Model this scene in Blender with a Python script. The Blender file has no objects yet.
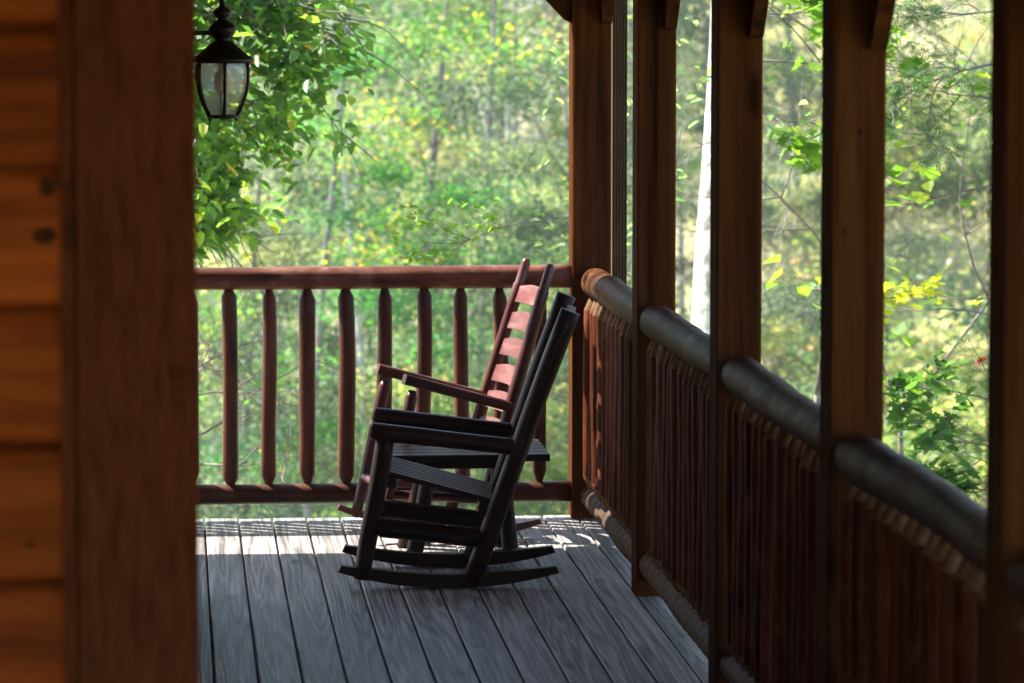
import bpy, math, random
import numpy as np
from mathutils import Vector, Matrix
R = math.radians
sc = bpy.context.scene
COL = sc.collection

# ------------------------------------------------------------------ camera
H = 2.28
YAW, PITCH = 4.8391, 5.1286
cam = bpy.data.cameras.new('camera')
camo = bpy.data.objects.new('camera', cam); COL.objects.link(camo)
cam.sensor_width = 36.0
cam.lens = 4000 / 1024 * 36
cam.clip_start = 0.1; cam.clip_end = 2000
camo.location = (0, 0, H)
camo.rotation_euler = (R(90 - PITCH), 0, R(-YAW))
cam.dof.use_dof = True
cam.dof.focus_distance = 15.3
cam.dof.aperture_fstop = 5.0
sc.camera = camo

# ------------------------------------------------------------------ sky and sun
SUN_EL, SUN_AZ = 50.0, 60.0        # elevation; azimuth turned from +Y towards -X
w = bpy.data.worlds.new('World'); sc.world = w; w.use_nodes = True
nt = w.node_tree; bg = nt.nodes['Background']
sky = nt.nodes.new('ShaderNodeTexSky'); sky.sky_type = 'NISHITA'; sky.sun_disc = False
sky.sun_elevation = R(SUN_EL); sky.sun_rotation = R(-SUN_AZ)
sky.air_density = 1.0; sky.dust_density = 1.0
nt.links.new(sky.outputs[0], bg.inputs[0]); bg.inputs[1].default_value = 0.12
sun = bpy.data.lights.new('sun', 'SUN'); sun.energy = 5.0; sun.angle = R(0.5); sun.color = (1, .94, .84)
suno = bpy.data.objects.new('sun', sun); COL.objects.link(suno)
sd = Vector((-math.sin(R(SUN_AZ)) * math.cos(R(SUN_EL)), math.cos(R(SUN_AZ)) * math.cos(R(SUN_EL)), math.sin(R(SUN_EL))))
suno.rotation_euler = sd.to_track_quat('Z', 'Y').to_euler()
sc.view_settings.view_transform = 'Standard'; sc.view_settings.look = 'None'
sc.view_settings.exposure = 2.0; sc.view_settings.gamma = 1
sc.cycles.max_bounces = 8; sc.cycles.transparent_max_bounces = 8; sc.cycles.transmission_bounces = 6
sc.cycles.use_denoising = True
sc.cycles.volume_bounces = 0

# ------------------------------------------------------------------ pixel helper
F = 4000.0
_a, _p = R(YAW), R(PITCH)
_RT = Vector((math.cos(_a), -math.sin(_a), 0))
_FW = Vector((math.sin(_a) * math.cos(_p), math.cos(_a) * math.cos(_p), -math.sin(_p)))
_UP = Vector((math.sin(_a) * math.sin(_p), math.cos(_a) * math.sin(_p), math.cos(_p)))
def at(u, v, Y):
    d = _FW + _RT * ((u - 512) / F) + _UP * ((341.5 - v) / F)
    return Vector((0, 0, H)) + d * (Y / d.y)

# ------------------------------------------------------------------ materials
MATS = {}
def newmat(name):
    m = bpy.data.materials.new(name); m.use_nodes = True
    MATS[name] = m
    n = m.node_tree.nodes; b = n['Principled BSDF']
    return m, n, m.node_tree.links, b
def mathn(n, l, op, a, b=None, c=None):
    k = n.new('ShaderNodeMath'); k.operation = op
    for i, x in enumerate((a, b, c)):
        if x is None: continue
        if isinstance(x, (int, float)): k.inputs[i].default_value = x
        else: l.new(x, k.inputs[i])
    return k.outputs[0]
def wood(name, c0, c1, c2, rough=.45, scale=(1.2, 22, 22), spec=.5, bump=.3, wear=0, wear_col=(.3, .25, .2), ring=False, coat=0, bdist=.004, ticks=False):
    """grain follows the 'wc' attribute (x along the piece, metres)"""
    m, n, l, b = newmat(name)
    at_ = n.new('ShaderNodeAttribute'); at_.attribute_name = 'wc'
    mp = n.new('ShaderNodeMapping'); mp.inputs['Scale'].default_value = scale
    l.new(at_.outputs['Vector'], mp.inputs[0])
    no = n.new('ShaderNodeTexNoise'); no.inputs['Scale'].default_value = 1.0
    no.inputs['Detail'].default_value = 7; no.inputs['Roughness'].default_value = .62; no.inputs['Distortion'].default_value = .4
    l.new(mp.outputs[0], no.inputs[0])
    val = no.outputs[0]
    if ring:                                    # cathedral grain: contour lines of a stretched noise
        mp2 = n.new('ShaderNodeMapping'); mp2.inputs['Scale'].default_value = (.3, 9, 9)
        l.new(at_.outputs['Vector'], mp2.inputs[0])
        n2 = n.new('ShaderNodeTexNoise'); n2.inputs['Scale'].default_value = 1; n2.inputs['Detail'].default_value = 2
        l.new(mp2.outputs[0], n2.inputs[0])
        s = mathn(n, l, 'SINE', mathn(n, l, 'MULTIPLY', n2.outputs[0], 80.0))
        s = mathn(n, l, 'MULTIPLY_ADD', s, .085, val)
        val = s
    cr = n.new('ShaderNodeValToRGB'); l.new(val, cr.inputs[0])
    e = cr.color_ramp.elements
    e[0].position = .3; e[0].color = (*c0, 1); e[1].position = .72; e[1].color = (*c2, 1)
    q = e.new(.5); q.color = (*c1, 1)
    # per-piece tone
    rp = n.new('ShaderNodeAttribute'); rp.attribute_name = 'tone'
    hv = n.new('ShaderNodeHueSaturation'); l.new(cr.outputs[0], hv.inputs['Color'])
    l.new(mathn(n, l, 'MULTIPLY_ADD', rp.outputs['Fac'], .5, .75), hv.inputs['Value'])
    col = hv.outputs[0]
    # knots: dark spots
    vm = n.new('ShaderNodeMapping'); vm.inputs['Scale'].default_value = (1.6, 5.5, 5.5)
    l.new(at_.outputs['Vector'], vm.inputs[0])
    vo = n.new('ShaderNodeTexVoronoi'); vo.inputs['Scale'].default_value = 1.0; l.new(vm.outputs[0], vo.inputs[0])
    k = mathn(n, l, 'LESS_THAN', vo.outputs['Distance'], .11)
    kk = n.new('ShaderNodeMapRange'); l.new(vo.outputs['Distance'], kk.inputs[0])
    kk.inputs[1].default_value = .06; kk.inputs[2].default_value = .16; kk.inputs[3].default_value = .75; kk.inputs[4].default_value = 0
    mx = n.new('ShaderNodeMix'); mx.data_type = 'RGBA'
    l.new(kk.outputs[0], mx.inputs[0]); l.new(col, mx.inputs[6])
    mx.inputs[7].default_value = (c0[0] * .35, c0[1] * .35, c0[2] * .35, 1)
    col = mx.outputs[2]
    if wear:
        wn = n.new('ShaderNodeTexNoise'); wn.inputs['Scale'].default_value = 5; wn.inputs['Detail'].default_value = 8; wn.inputs['Roughness'].default_value = .7
        l.new(at_.outputs['Vector'], wn.inputs[0])
        wr = n.new('ShaderNodeMapRange'); l.new(wn.outputs[0], wr.inputs[0])
        wr.inputs[1].default_value = .52; wr.inputs[2].default_value = .72; wr.inputs[4].default_value = wear
        m2 = n.new('ShaderNodeMix'); m2.data_type = 'RGBA'; l.new(wr.outputs[0], m2.inputs[0]); l.new(col, m2.inputs[6])
        m2.inputs[7].default_value = (*wear_col, 1); col = m2.outputs[2]
    if ticks:                                   # short drawknife cuts across the log
        tm_ = n.new('ShaderNodeMapping'); tm_.inputs['Scale'].default_value = (34, 7, 7); l.new(at_.outputs['Vector'], tm_.inputs[0])
        tn = n.new('ShaderNodeTexNoise'); tn.inputs['Scale'].default_value = 1; tn.inputs['Detail'].default_value = 2; l.new(tm_.outputs[0], tn.inputs[0])
        tr_ = n.new('ShaderNodeMapRange'); l.new(tn.outputs[0], tr_.inputs[0]); tr_.inputs[1].default_value = .60; tr_.inputs[2].default_value = .66; tr_.inputs[4].default_value = .8
        m3 = n.new('ShaderNodeMix'); m3.data_type = 'RGBA'; l.new(tr_.outputs[0], m3.inputs[0]); l.new(col, m3.inputs[6]); m3.inputs[7].default_value = (.006, .003, .002, 1); col = m3.outputs[2]
    l.new(col, b.inputs['Base Color'])
    l.new(mathn(n, l, 'MULTIPLY_ADD', no.outputs[0], .35, rough - .17), b.inputs['Roughness'])
    b.inputs['Specular IOR Level'].default_value = spec
    b.inputs['Coat Weight'].default_value = coat; b.inputs['Coat Roughness'].default_value = .22
    bp = n.new('ShaderNodeBump'); bp.inputs['Strength'].default_value = bump; bp.inputs['Distance'].default_value = bdist
    l.new(val, bp.inputs['Height']); l.new(bp.outputs[0], b.inputs['Normal'])
    return m
wood('post_wood', (.02, .0055, .0016), (.068, .022, .0052), (.115, .039, .0095), rough=.85, bump=.5, scale=(.9, 24, 24), spec=.02)
wood('log_stain', (.03, .006, .0025), (.088, .019, .006), (.19, .056, .019), rough=.65, scale=(1.2, 16, 16), wear=.5, wear_col=(.26, .11, .055), spec=.06, bump=.3)
wood('log_stain_shaded', (.022, .005, .0025), (.06, .015, .006), (.125, .038, .016), rough=.5, scale=(1.2, 16, 16), wear=.45, wear_col=(.16, .075, .045), spec=.25, bump=.35)  # log stain with its colours lowered to carry the back railing's shade
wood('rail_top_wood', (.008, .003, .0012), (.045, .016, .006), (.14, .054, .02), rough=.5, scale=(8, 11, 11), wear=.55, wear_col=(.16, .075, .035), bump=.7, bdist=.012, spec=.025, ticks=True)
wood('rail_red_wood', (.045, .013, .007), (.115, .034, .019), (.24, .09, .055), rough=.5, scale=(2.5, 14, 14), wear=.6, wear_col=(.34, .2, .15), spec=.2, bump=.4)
wood('cut_wood', (.09, .048, .025), (.17, .09, .046), (.25, .145, .085), rough=.8, spec=.05)
wood('weathered_log', (.05, .03, .018), (.12, .072, .045), (.22, .14, .09), rough=.7, wear=.4, wear_col=(.04, .02, .012), spec=.1)
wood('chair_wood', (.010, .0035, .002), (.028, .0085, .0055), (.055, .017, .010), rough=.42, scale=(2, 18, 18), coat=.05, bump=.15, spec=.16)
wood('chair_red_shaded_wood', (.03, .006, .005), (.062, .013, .010), (.13, .038, .03), rough=.4, scale=(2, 18, 18), coat=.15, bump=.2, spec=.3)  # red chair frame: same paint as its slats, shade mixed into the colour
wood('sunlit_slat_wood', (.10, .032, .03), (.18, .065, .06), (.34, .16, .145), rough=.4, scale=(3, 16, 16), coat=.1, bump=.2, spec=.3)  # same paint as the red frame, paled so the colour carries the sun
wood('siding_wood', (.05, .008, .0015), (.175, .034, .004), (.31, .072, .008), rough=.7, scale=(.8, 10, 10), bump=.12, bdist=.003, spec=.06)
wood('trim_wood', (.05, .0125, .004), (.09, .023, .0075), (.125, .034, .012), rough=.85, scale=(9, 60, 60), bump=.6, spec=.04)
wood('deck_wood', (.06, .050, .047), (.225, .2, .19), (.46, .425, .41), rough=.52, scale=(1.3, 46, 46), ring=True, wear=.5, wear_col=(.30, .23, .17), bump=.9, spec=.4, bdist=.006)
wood('roof_wood', (.08, .035, .015), (.13, .06, .025), (.17, .08, .035), rough=.7)

def simple(name, col, rough=.5, metal=0, noise=0, spec=.5, col2=None, nscale=8):
    m, n, l, b = newmat(name)
    b.inputs['Roughness'].default_value = rough; b.inputs['Metallic'].default_value = metal
    b.inputs['Specular IOR Level'].default_value = spec
    tc = n.new('ShaderNodeTexCoord'); no = n.new('ShaderNodeTexNoise'); no.inputs['Scale'].default_value = nscale
    no.inputs['Detail'].default_value = 6
    l.new(tc.outputs['Object'], no.inputs[0])
    cr = n.new('ShaderNodeValToRGB'); l.new(no.outputs[0], cr.inputs[0])
    c2 = col2 or tuple(c * 1.4 for c in col)
    cr.color_ramp.elements[0].position = .35; cr.color_ramp.elements[0].color = (*col, 1)
    cr.color_ramp.elements[1].position = .65; cr.color_ramp.elements[1].color = (*c2, 1)
    l.new(cr.outputs[0], b.inputs['Base Color'])
    if noise:
        bp = n.new('ShaderNodeBump'); bp.inputs['Strength'].default_value = noise; l.new(no.outputs[0], bp.inputs['Height'])
        bp.inputs['Distance'].default_value = .02
        l.new(bp.outputs[0], b.inputs['Normal'])
    return m
simple('knot', (.025, .009, .004), 1.0, col2=(.06, .02, .008), nscale=60, spec=0.0)
simple('nail', (.05, .035, .03), .5, .6)
simple('dark_bronze', (.012, .010, .008), .42, .6, noise=.2, nscale=90)
simple('downspout_brown', (.06, .036, .018), .5, 0, spec=.2)
simple('roof_shingle', (.05, .045, .04), .9, noise=.4)
simple('soil', (.15, .14, .07), .95, noise=.8, col2=(.28, .27, .16), nscale=1.2)
simple('bark_grey', (.10, .085, .07), .9, noise=.8, nscale=14, col2=(.22, .19, .16))
simple('bark_pale', (.3, .28, .26), .85, noise=.4, nscale=7, col2=(.55, .53, .5))
simple('bark_mid', (.12, .115, .105), .9, noise=.5, nscale=5, col2=(.27, .26, .24))
simple('bark_white', (.22, .2, .17), .8, noise=.9, nscale=11, col2=(.72, .7, .67))
simple('twig', (.11, .09, .075), .85, nscale=20, col2=(.24, .21, .18))
simple('concrete', (.22, .21, .2), .9, noise=.3)
m, n, l, b = newmat('bulb_glass'); b.inputs['Base Color'].default_value = (.55, .42, .2, 1); b.inputs['Roughness'].default_value = .2
# seeded lantern glass
m, n, l, b = newmat('seeded_glass')
o_ = n['Material Output']
tc = n.new('ShaderNodeTexCoord'); vo = n.new('ShaderNodeTexNoise'); vo.inputs['Scale'].default_value = 130; vo.inputs['Detail'].default_value = 3; l.new(tc.outputs['Object'], vo.inputs[0])
bp = n.new('ShaderNodeBump'); bp.inputs['Strength'].default_value = .5; bp.inputs['Distance'].default_value = .002; l.new(vo.outputs[0], bp.inputs['Height'])
tl = n.new('ShaderNodeBsdfTranslucent'); tl.inputs[0].default_value = (.8, .82, .84, 1)
tr = n.new('ShaderNodeBsdfTransparent'); tr.inputs[0].default_value = (.92, .94, .96, 1)
gl = n.new('ShaderNodeBsdfGlossy'); gl.inputs['Roughness'].default_value = .15; gl.inputs[0].default_value = (.7, .75, .8, 1)
l.new(bp.outputs[0], gl.inputs['Normal']); l.new(bp.outputs[0], tl.inputs['Normal'])
m1 = n.new('ShaderNodeMixShader'); m1.inputs[0].default_value = .32; l.new(tr.outputs[0], m1.inputs[1]); l.new(tl.outputs[0], m1.inputs[2])
fr = n.new('ShaderNodeLayerWeight'); fr.inputs[0].default_value = .35
m2 = n.new('ShaderNodeMixShader'); l.new(mathn(n, l, 'MULTIPLY_ADD', fr.outputs['Fresnel'], .6, .08), m2.inputs[0]); l.new(m1.outputs[0], m2.inputs[1]); l.new(gl.outputs[0], m2.inputs[2])
l.new(m2.outputs[0], o_.inputs[0])

def leafmat(name, stops, trans=1.8, tmix=.5, gloss=.025, rough=.5, vary=1.0):
    m, n, l, b = newmat(name)
    o_ = n['Material Output']
    a = n.new('ShaderNodeAttribute'); a.attribute_name = 'tint'
    cr = n.new('ShaderNodeValToRGB'); l.new(a.outputs['Fac'], cr.inputs[0])
    e = cr.color_ramp.elements
    e[0].position = stops[0][0]; e[0].color = (*stops[0][1], 1); e[1].position = stops[-1][0]; e[1].color = (*stops[-1][1], 1)
    for p, c in stops[1:-1]:
        q = e.new(p); q.color = (*c, 1)
    oi = n.new('ShaderNodeObjectInfo'); hs_ = n.new('ShaderNodeHueSaturation'); l.new(cr.outputs[0], hs_.inputs['Color'])
    l.new(mathn(n, l, 'MULTIPLY_ADD', oi.outputs['Random'], vary * .9, 1 - vary * .5), hs_.inputs['Value'])
    l.new(mathn(n, l, 'MULTIPLY_ADD', mathn(n, l, 'FRACT', mathn(n, l, 'MULTIPLY', oi.outputs['Random'], 7.31)), vary * .07, .5 - vary * .005), hs_.inputs['Hue'])
    l.new(mathn(n, l, 'MULTIPLY_ADD', mathn(n, l, 'FRACT', mathn(n, l, 'MULTIPLY', oi.outputs['Random'], 3.77)), vary * .6, 1 - vary * .45), hs_.inputs['Saturation'])
    df = n.new('ShaderNodeBsdfDiffuse'); l.new(hs_.outputs[0], df.inputs[0])
    ml = n.new('ShaderNodeMix'); ml.data_type = 'RGBA'; ml.blend_type = 'MULTIPLY'; ml.inputs[0].default_value = 1
    l.new(hs_.outputs[0], ml.inputs[6]); ml.inputs[7].default_value = (trans * 1.15, trans * 1.05, trans * .6, 1); ml.clamp_result = False
    tl = n.new('ShaderNodeBsdfTranslucent'); l.new(ml.outputs[2], tl.inputs[0])
    s = n.new('ShaderNodeMixShader'); s.inputs[0].default_value = tmix; l.new(df.outputs[0], s.inputs[1]); l.new(tl.outputs[0], s.inputs[2])
    g = n.new('ShaderNodeBsdfGlossy'); g.inputs['Roughness'].default_value = rough
    s2 = n.new('ShaderNodeMixShader'); s2.inputs[0].default_value = gloss; l.new(s.outputs[0], s2.inputs[1]); l.new(g.outputs[0], s2.inputs[2])
    l.new(s2.outputs[0], o_.inputs[0])
    return m
leafmat('leaf_forest', [(0, (.045, .10, .04)), (.4, (.085, .165, .055)), (.75, (.15, .245, .065)), (.93, (.28, .31, .08)), (1, (.4, .24, .08))], trans=2.3, gloss=.03, rough=.5)
leafmat('leaf_cool', [(0, (.04, .095, .06)), (.5, (.07, .15, .08)), (.85, (.12, .22, .095)), (1, (.22, .27, .09))], trans=2.1, gloss=.03, rough=.5)
leafmat('leaf_yellow', [(0, (.12, .19, .06)), (.4, (.22, .29, .09)), (.75, (.36, .39, .15)), (.92, (.48, .44, .22)), (1, (.5, .28, .18))], trans=1.9, gloss=.03, rough=.5, vary=.5)
leafmat('leaf_near', [(0, (.03, .08, .025)), (.5, (.05, .13, .025)), (.9, (.10, .2, .025)), (.985, (.2, .26, .03)), (1, (.36, .2, .04))], trans=3.0, tmix=.6, gloss=.04, rough=.42, vary=0)
leafmat('leaf_maple', [(0, (.06, .14, .02)), (.5, (.09, .19, .025)), (.9, (.13, .24, .03)), (1, (.2, .27, .03))], trans=2.4, tmix=.55, vary=0)
leafmat('leaf_sprig', [(0, (.025, .075, .02)), (.6, (.045, .12, .025)), (1, (.08, .17, .03))], trans=2.0, tmix=.5, gloss=.015, vary=0)
leafmat('leaf_lime', [(0, (.2, .28, .02)), (1, (.3, .34, .03))], trans=2.2, tmix=.55, vary=0)
leafmat('needle', [(0, (.04, .095, .045)), (.6, (.07, .14, .055)), (1, (.12, .2, .07))], trans=1.8, tmix=.45, gloss=.02, rough=.5, vary=0)
leafmat('leaf_red', [(0, (.10, .015, .008)), (1, (.2, .05, .015))], trans=.9, vary=0)
leafmat('ground_cover', [(0, (.2, .25, .1)), (.4, (.38, .42, .2)), (.75, (.55, .52, .34)), (1, (.62, .55, .45))], trans=1.3, vary=0)

# ------------------------------------------------------------------ object helpers
def link(o, parent=None):
    COL.objects.link(o)
    if parent is not None: o.parent = parent
    return o
def tag(o, label=None, cat=None, group=None, kind=None):
    if label: o['label'] = label
    if cat: o['category'] = cat
    if group: o['group'] = group
    if kind: o['kind'] = kind
    return o
def empty(name, loc=(0, 0, 0), label=None, cat=None, group=None):
    o = bpy.data.objects.new(name, None); o.empty_display_size = .2; o.location = loc
    COL.objects.link(o)
    return tag(o, label, cat, group)

rnd = random.Random(7)
class MB:
    """collects shapes in world coordinates; build() links ONE mesh object"""
    def __init__(s): s.v = []; s.f = []; s.m = []; s.sm = []; s.wc = []; s.tone = []; s.off = None
    def _new(s): return (rnd.uniform(-50, 50), rnd.uniform(-50, 50), rnd.uniform(-50, 50)), rnd.random()
    def add(s, verts, wcs, faces, mat=0, smooth=True, off=None, tone=None):
        o, t = s._new()
        if off is not None: o = off
        if tone is not None: t = tone
        b = len(s.v)
        s.v += [tuple(x) for x in verts]; s.wc += [(a[0] + o[0], a[1] + o[1], a[2] + o[2]) for a in wcs]; s.tone += [t] * len(verts)
        for i, fc in enumerate(faces):
            s.f.append([b + k for k in fc]); s.m.append(mat if isinstance(mat, int) else mat[i]); s.sm.append(smooth if isinstance(smooth, bool) else smooth[i])
    def tube(s, pts, rs, n=14, cap=True, mat=0, wob=0, squash=1.0, capmat=None, up=None, ringmats=None, capsharp=True):
        """round bar through pts; rs radius per point"""
        pts = [Vector(p) for p in pts]; N = len(pts)
        ph = [rnd.uniform(0, 6.28) for _ in range(6)]
        tang = []
        for i in range(N):
            t = (pts[min(i + 1, N - 1)] - pts[max(i - 1, 0)])
            if t.length < 1e-9: t = Vector((0, 0, 1))
            tang.append(t.normalized())
        ref = Vector(up) if up else (Vector((0, 0, 1)) if abs(tang[0].z) < .9 else Vector((0, 1, 0)))
        V = []; W = []; d = 0
        for i in range(N):
            if i: d += (pts[i] - pts[i - 1]).length
            t = tang[i]; a = t.cross(ref).normalized(); b = a.cross(t).normalized()
            for k in range(n):
                th = 2 * math.pi * k / n
                r = rs[i] * (1 + wob * (math.sin(3 * th + ph[0] + d * 5) * .5 + math.sin(d * 9 + ph[1]) * .6 + math.sin(d * 21 + 2 * th + ph[2]) * .4))
                V.append(pts[i] + a * (math.cos(th) * r) + b * (math.sin(th) * r * squash))
                W.append((d, math.cos(th) * rs[i], math.sin(th) * rs[i]))
        fs = []; ms = []; sm = []
        for i in range(N - 1):
            for k in range(n):
                fs.append((i * n + k, i * n + (k + 1) % n, (i + 1) * n + (k + 1) % n, (i + 1) * n + k))
                ms.append(ringmats[i] if ringmats else mat); sm.append(True)
        if cap:
            cm = mat if capmat is None else capmat
            fs.append(tuple(reversed(range(n)))); ms.append(cm); sm.append(False)
            fs.append(tuple((N - 1) * n + k for k in range(n))); ms.append(cm); sm.append(False)
        # flip so normals face outward
        fs = [tuple(reversed(f)) for f in fs]
        s.add(V, W, fs, ms, sm)
    def log(s, p0, p1, r0, r1=None, n=16, seg=10, wob=.05, bend=.0, taper_end=0, mat=0, tipmat=None, tip_r=.35):
        """peeled log; taper_end: length of pencil point at both ends"""
        p0 = Vector(p0); p1 = Vector(p1); r1 = r1 or r0
        L = (p1 - p0).length; ax = (p1 - p0).normalized()
        sd_ = ax.cross(Vector((.3, .5, .81))).normalized(); bd = rnd.uniform(-bend, bend); bd2 = rnd.uniform(-bend, bend)
        ts = [i / seg for i in range(seg + 1)]
        rr = []; pp = []; rm = []
        if taper_end:
            te = taper_end / L
            ts = [0, te] + [te + (1 - 2 * te) * i / seg for i in range(1, seg)] + [1 - te, 1]
        for t in ts:
            r = r0 + (r1 - r0) * t
            if taper_end and (t == 0 or t == 1): r *= tip_r
            rr.append(r); pp.append(p0 + ax * (L * t) + sd_ * (bd * math.sin(math.pi * t) + bd2 * math.sin(2 * math.pi * t)))
        K = len(pp) - 1
        if taper_end and tipmat is not None: rm = [tipmat] + [mat] * (K - 2) + [tipmat]
        else: rm = [mat] * K
        s.tube(pp, rr, n=n, mat=mat, wob=wob, ringmats=rm, capmat=tipmat)
    def bar(s, p0, p1, wd, ht, up=(0, 0, 1), ch=.004, mat=0, off=None, tone=None):
        """rectangular bar with chamfered long edges; wd across, ht along up"""
        p0 = Vector(p0); p1 = Vector(p1); t = (p1 - p0).normalized(); up = Vector(up)
        a = t.cross(up).normalized(); b = a.cross(t).normalized(); L = (p1 - p0).length
        h, g = wd / 2, ht / 2; c = min(ch, h * .45, g * .45)
        sec = [(-h + c, -g), (h - c, -g), (h, -g + c), (h, g - c), (h - c, g), (-h + c, g), (-h, g - c), (-h, -g + c)]
        V = []; W = []
        for q, d in ((p0, 0), (p1, L)):
            for x, y in sec: V.append(q + a * x + b * y); W.append((d, x, y))
        fs = [(k, (k + 1) % 8, 8 + (k + 1) % 8, 8 + k) for k in range(8)] + [tuple(reversed(range(8))), tuple(range(8, 16))]
        s.add(V, W, [tuple(reversed(f)) for f in fs] if False else fs, mat, False, off, tone)
    def slat(s, lo, up, nd, th, mat=0):
        nd = Vector(nd).normalized() * (th / 2); N = len(lo); V = []; W = []
        for i in range(N):
            a, b = Vector(lo[i]), Vector(up[i]); x = (Vector(lo[i]) - Vector(lo[0])).length
            V += [a - nd, b - nd, b + nd, a + nd]; h = (b - a).length; W += [(x, 0, 0), (x, h, 0), (x, h, th), (x, 0, th)]
        fs = [(4 * i + k, 4 * i + (k + 1) % 4, 4 * i + 4 + (k + 1) % 4, 4 * i + 4 + k) for i in range(N - 1) for k in range(4)] + [(3, 2, 1, 0), tuple(4 * N - 4 + k for k in range(4))]
        s.add(V, W, fs, mat, False)
    def lathe(s, c, prof, n=24, mat=0, smooth=True):
        V = []; W = []
        for r, z in prof:
            for k in range(n):
                th = 2 * math.pi * k / n
                V.append((c[0] + r * math.cos(th), c[1] + r * math.sin(th), c[2] + z)); W.append((z, r * math.cos(th), r * math.sin(th)))
        N = len(prof); fs = []
        for i in range(N - 1):
            for k in range(n): fs.append((i * n + k, i * n + (k + 1) % n, (i + 1) * n + (k + 1) % n, (i + 1) * n + k))
        fs.append(tuple(reversed(range(n)))); fs.append(tuple((N - 1) * n + k for k in range(n)))
        s.add(V, W, fs, mat, smooth)
    def prism(s, poly, n_dir, th, mat=0, smooth=False, along=None):
        """flat outline (world points) given thickness along n_dir, centred"""
        nd = Vector(n_dir).normalized() * (th / 2); N = len(poly)
        al = Vector(along).normalized() if along else Vector((1, 0, 0)); al2 = nd.normalized().cross(al)
        P = [Vector(p) for p in poly]
        V = [p - nd for p in P] + [p + nd for p in P]
        W = [((p).dot(al), (p).dot(al2), -th / 2) for p in P] + [((p).dot(al), (p).dot(al2), th / 2) for p in P]
        fs = [(k, (k + 1) % N, N + (k + 1) % N, N + k) for k in range(N)] + [tuple(reversed(range(N))), tuple(range(N, 2 * N))]
        s.add(V, W, fs, mat, smooth)
    def build(s, name, mats, parent=None, origin=None):
        if not isinstance(mats, (list, tuple)): mats = [mats]
        me = bpy.data.meshes.new(name)
        off = Vector((0, 0, 0))
        if parent is not None: off = parent['_wo'] if False else WORLD.get(parent.name, Vector((0, 0, 0)))
        elif origin is not None: off = Vector(origin)
        me.from_pydata([tuple(Vector(v) - off) for v in s.v], [], s.f)
        for m_ in mats: me.materials.append(MATS[m_] if isinstance(m_, str) else m_)
        me.polygons.foreach_set('material_index', s.m); me.polygons.foreach_set('use_smooth', s.sm)
        a = me.attributes.new('wc', 'FLOAT_VECTOR', 'POINT'); a.data.foreach_set('vector', np.array(s.wc, 'f').ravel())
        a = me.attributes.new('tone', 'FLOAT', 'POINT'); a.data.foreach_set('value', np.array(s.tone, 'f'))
        me.update()
        import bmesh
        bm = bmesh.new(); bm.from_mesh(me); bmesh.ops.recalc_face_normals(bm, faces=bm.faces); bm.to_mesh(me); bm.free()
        o = bpy.data.objects.new(name, me); link(o, parent)
        if parent is not None:
            WORLD[o.name] = off
        elif origin is not None:
            o.location = off; WORLD[o.name] = off
        return o
WORLD = {}          # world offset in which children of an object are built
def root(name, loc, label, cat, group=None):
    o = empty(name, loc, label, cat, group); WORLD[o.name] = Vector(loc); return o

# ------------------------------------------------------------------ terrain
def gh(x, y):
    y = np.asarray(y, dtype=float); x = np.asarray(x, dtype=float)
    base = np.interp(y, [-200, 0, 17, 24, 34, 45, 60, 90, 130, 170, 400], [-1.5, -2.2, -3.0, -5.2, -8.0, -9.0, -8.0, -5.0, -1.0, 0, 1.0])
    a_ = np.clip((x / np.maximum(y, 5) - .11) / .07, 0, 1)
    base = base + (a_ * a_ * (3 - 2 * a_)) * np.interp(y, [0, 34, 50, 75, 110, 150, 400], [0, 0, 3.5, 9.5, 10.0, 7.0, 0])
    return base + .5 * np.sin(x * .21 + y * .13) + .3 * np.sin(x * .5 - y * .31) 
xs = np.concatenate([np.linspace(-300, -40, 14), np.linspace(-36, 50, 60), np.linspace(60, 300, 13)])
ys = np.concatenate([np.linspace(-200, -10, 10), np.linspace(-6, 110, 80), np.linspace(120, 400, 15)])
X_, Y_ = np.meshgrid(xs, ys); Z_ = gh(X_, Y_)
me = bpy.data.meshes.new('ground')
nx = len(xs)
me.from_pydata(list(zip(X_.ravel().tolist(), Y_.ravel().tolist(), Z_.ravel().tolist())), [],
               [(j * nx + i, j * nx + i + 1, (j + 1) * nx + i + 1, (j + 1) * nx + i) for j in range(len(ys) - 1) for i in range(nx - 1)])
me.materials.append(MATS['soil'])
for p in me.polygons: p.use_smooth = True
g_ = link(bpy.data.objects.new('ground', me)); tag(g_, 'wooded slope falling away behind the porch and rising beyond', kind='structure')

# ------------------------------------------------------------------ deck
DECK_Y = 16.98
PITCHB = .1447; X0 = .2652
dk = MB()
k0 = -16
for k in range(k0, 12):
    xa = X0 + k * PITCHB + .004; xb = X0 + (k + 1) * PITCHB - .004
    xm = (xa + xb) / 2
    if xa > 1.95: break
    yend = DECK_Y + rnd.uniform(-.012, .012)
    ystart = -1.5
    # long board in a few lengths
    cuts = [ystart, rnd.uniform(2, 8), yend]
    zo = rnd.uniform(-.0015, .0015)
    for a_, b_ in zip(cuts[:-1], cuts[1:]):
        dk.bar((xm, a_ + .002, -.019 + zo), (xm, b_ - .002, -.019 + zo), xb - xa, .038, ch=.004)
for k in range(0, 11):
    for yy in np.arange(16.85, 10, -.41):
        for dx in (.03, .115):
            x_ = X0 + (k - 1) * PITCHB + dx + rnd.uniform(-.006, .006); y_ = yy + rnd.uniform(-.01, .01)
            V = [(x_ + .0045 * math.cos(1.047 * q), y_ + .0045 * math.sin(1.047 * q), .0022) for q in range(6)]
            dk.add(V, V, [tuple(range(6))], 1, False)
dko = dk.build('deck', ['deck_wood', 'nail']); tag(dko, 'grey weathered plank deck of the porch', kind='structure')
dj = MB()
dj.bar((-2.1, DECK_Y - .07, -.15), (1.93, DECK_Y - .07, -.15), .04, .22)
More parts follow.
